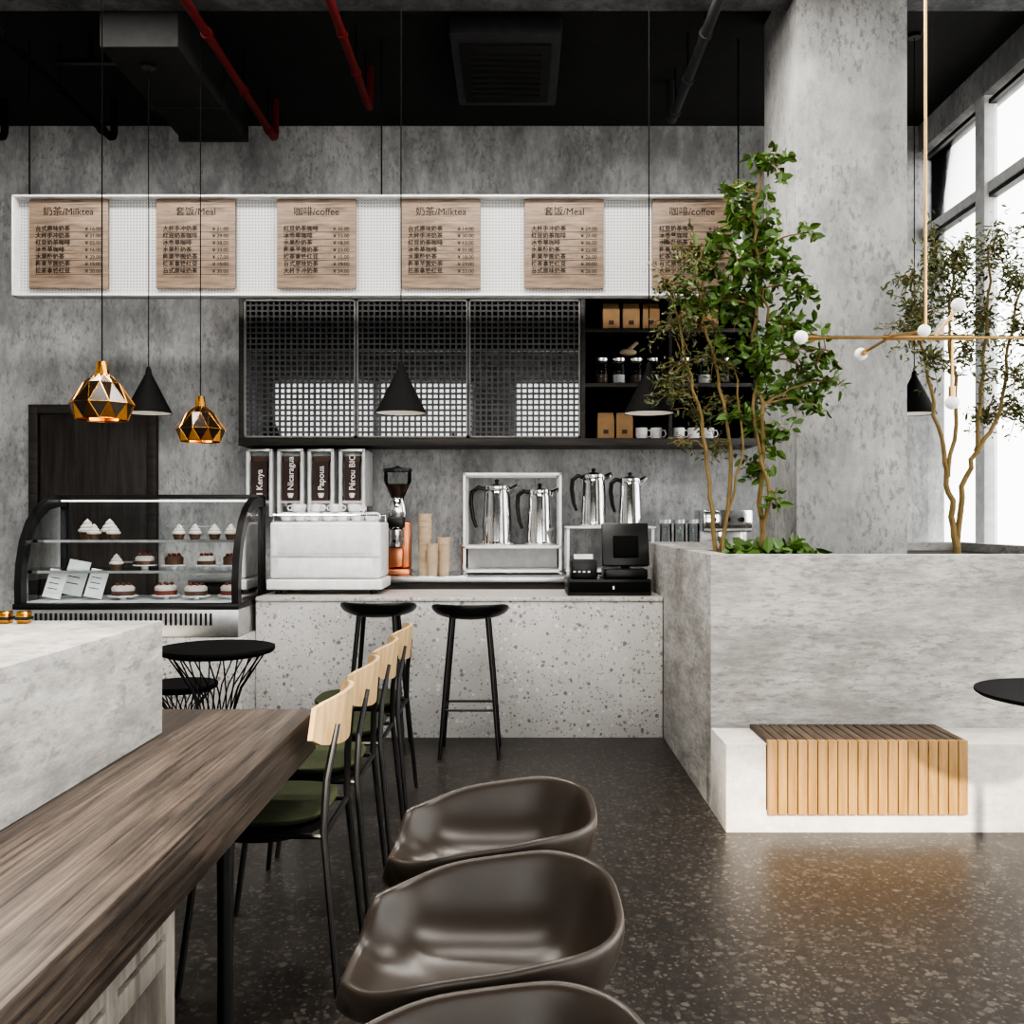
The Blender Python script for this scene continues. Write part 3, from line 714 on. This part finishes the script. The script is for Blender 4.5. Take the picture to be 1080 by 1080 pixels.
def hs(t):
    a = abs((t-pi/2*3+pi)%(2*pi)-pi)
    return .862 - .045*sm((a-.9)/1.3)
b = B('black_bar_stool')
shell(b, .222, .19, hs, .80, .765, 'black', nseg=40, ex=2.2)
for sx in (-1,1):
    for sy in (-1,1): b.tube([(sx*.10,sy*.09,.79),(sx*.13,sy*.12,.45),(sx*.165,sy*.155,0)], [.014,.013,.010], 'black', 10)
fz = .27; c = [(s1*.144,s2*.133,fz) for s1,s2 in ((-1,-1),(1,-1),(1,1),(-1,1))]
for i in range(4): b.tube([c[i],c[(i+1)%4]], .007, 'black', 8)
o = b.done(loc=(-.27,5.42,0), ang=60, sub=0); dup(o, (-.81,5.53,0))

b = B('dining_chair')
def hp(t): return .495
shell(b, .20, .205, hp, .487, .45, 'green', nseg=40, ex=3.2)
b.lathe([(.17,.42),(.18,.45)], (0,0,0), 'black', 24, cap=True)
nb = 12; vs = []; fs = []
for i in range(nb+1):
    u = -1+2*i/nb; yy = .225*u; xx = .235-.06*u*u
    zt_ = .835-.015*u*u; zb_ = .68+.035*u*u
    if abs(u) > .99: zt_, zb_ = .815, .725
    for dx, z in ((-.007,zb_),(.007,zb_),(.012+.007,zt_),(.012-.007,zt_)): vs.append((xx+dx,yy,z))
for i in range(nb):
    for j in range(4): fs.append([i*4+j,i*4+(j+1)%4,i*4+4+(j+1)%4,i*4+4+j])
fs += [[0,1,2,3],[nb*4+3,nb*4+2,nb*4+1,nb*4]]
b.add(vs, fs, 'oak')
for s in (-1,1):
    b.tube([(.25,s*.21,0),(.205,s*.185,.46),(.21,s*.165,.60),(.232,s*.12,.75)], [.009,.011,.011,.009], 'black', 10)
    b.tube([(-.20,s*.21,0),(-.15,s*.17,.45)], [.009,.011], 'black', 10)
    b.tube([(-.15,s*.17,.445),(.205,s*.185,.445)], .009, 'black', 8)
b.tube([(.205,-.185,.445),(.205,.185,.445)], .009, 'black', 8); b.tube([(-.15,-.17,.445),(-.15,.17,.445)], .009, 'black', 8)
o = b.done(loc=(-.755,2.87,0))
for y in (3.42,3.97,4.52): dup(o, (-.755,y,0))

def wiretable(name, loc, r, h):
    b = B(name); b.lathe([(0,h-.025),(r*.97,h-.025),(r,h-.015),(r,h-.004),(r*.99,h),(0,h)], (0,0,0), 'blackm', 48)
    for i in range(22):
        a = 2*pi*i/22; a2 = a+.5; cb, sb = math.cos(a2), math.sin(a2); ca, sa = math.cos(a), math.sin(a)
        b.tube([(r*.85*ca,r*.85*sa,h-.025),(r*.42*math.cos(a+.25),r*.42*math.sin(a+.25),h*.74),(r*.26*cb,r*.26*sb,h*.55),(r*.34*cb,r*.34*sb,h*.25),(r*.6*cb,r*.6*sb,.01)], .0035, 'black', 5)
    for rr, z in ((.85,h-.03),(.26,h*.55),(.6,.008)):
        b.tube([(r*rr*math.cos(2*pi*i/32),r*rr*math.sin(2*pi*i/32),z) for i in range(33)], .006, 'black', 6)
    b.done(loc=loc)
wiretable('wire_base_round_table', (-1.39,4.38,0), .262, .75)
wiretable('round_side_table', (-1.72,4.85,0), .18, .50)
b = B('round_cafe_table'); b.lathe([(0,.735),(.29,.735),(.30,.742),(.30,.75),(0,.752)], (0,0,0), 'blackm', 56)
b.lathe([(.04,.735),(.022,.70),(.022,.04),(.05,.025),(.12,.015),(.125,0)], (0,0,0), 'black', 32, cap=True); b.done(loc=(1.885,3.23,0))

# ---------------------------------------------------------------- lighting
w = bpy.data.worlds.new('sky'); scene.world = w; w.use_nodes = True
bg = w.node_tree.nodes['Background']; bg.inputs[0].default_value = (1,.985,.96,1); bg.inputs[1].default_value = 4.4
s = bpy.data.lights.new('sun', 'SUN'); s.energy = 9; s.angle = math.radians(2.5); s.color = (1,.88,.72)
so = bpy.data.objects.new('sun', s); COL.objects.link(so)
so.rotation_euler = Vector((.10,1,-.485)).to_track_quat('-Z','Y').to_euler()
def fill_panel(loc, sx, sy, e):  # unseen overhead fixture with area light, added to brighten the room
    b = B('added_fill_panel'); b.box(-sx/2-.02,sx/2+.02,-sy/2-.02,sy/2+.02,.005,.06,'black')
    for dx in (-sx/2,sx/2): b.tube([(dx,0,.06),(dx,0,H-loc[2])], .003, 'wire', 6)
    o = b.done(loc=loc)
    l = bpy.data.lights.new('fill_light','AREA'); l.shape='RECTANGLE'; l.size=sx; l.size_y=sy; l.energy=e; l.color=(1,.96,.9)
    lo = bpy.data.objects.new('fill_light', l); COL.objects.link(lo); lo.parent = o; lo.location=(0,0,0)
fill_panel((-1.2,1.2,4.2), 2.4, .5, 50); fill_panel((1.0,1.2,4.2), 1.6, .5, 60); fill_panel((-1.0,3.4,4.2), 2.6, .4, 75)
fill_panel((-2.4,4.75,4.22), 1.6, .2, 80); fill_panel((.3,4.75,4.22), 1.6, .2, 80)

# ---------------------------------------------------------------- camera
cam = bpy.data.cameras.new('camera'); co = bpy.data.objects.new('camera', cam); COL.objects.link(co)
co.location = (0,0,1.35); co.rotation_euler = (pi/2,0,0)
cam.sensor_width = 36; cam.lens = 36*1000/1080; cam.shift_x = -6/1080; cam.shift_y = 5/1080; cam.clip_start = .05
scene.camera = co
try: scene.view_settings.look = 'AgX - High Contrast'
except Exception as e: print(e)
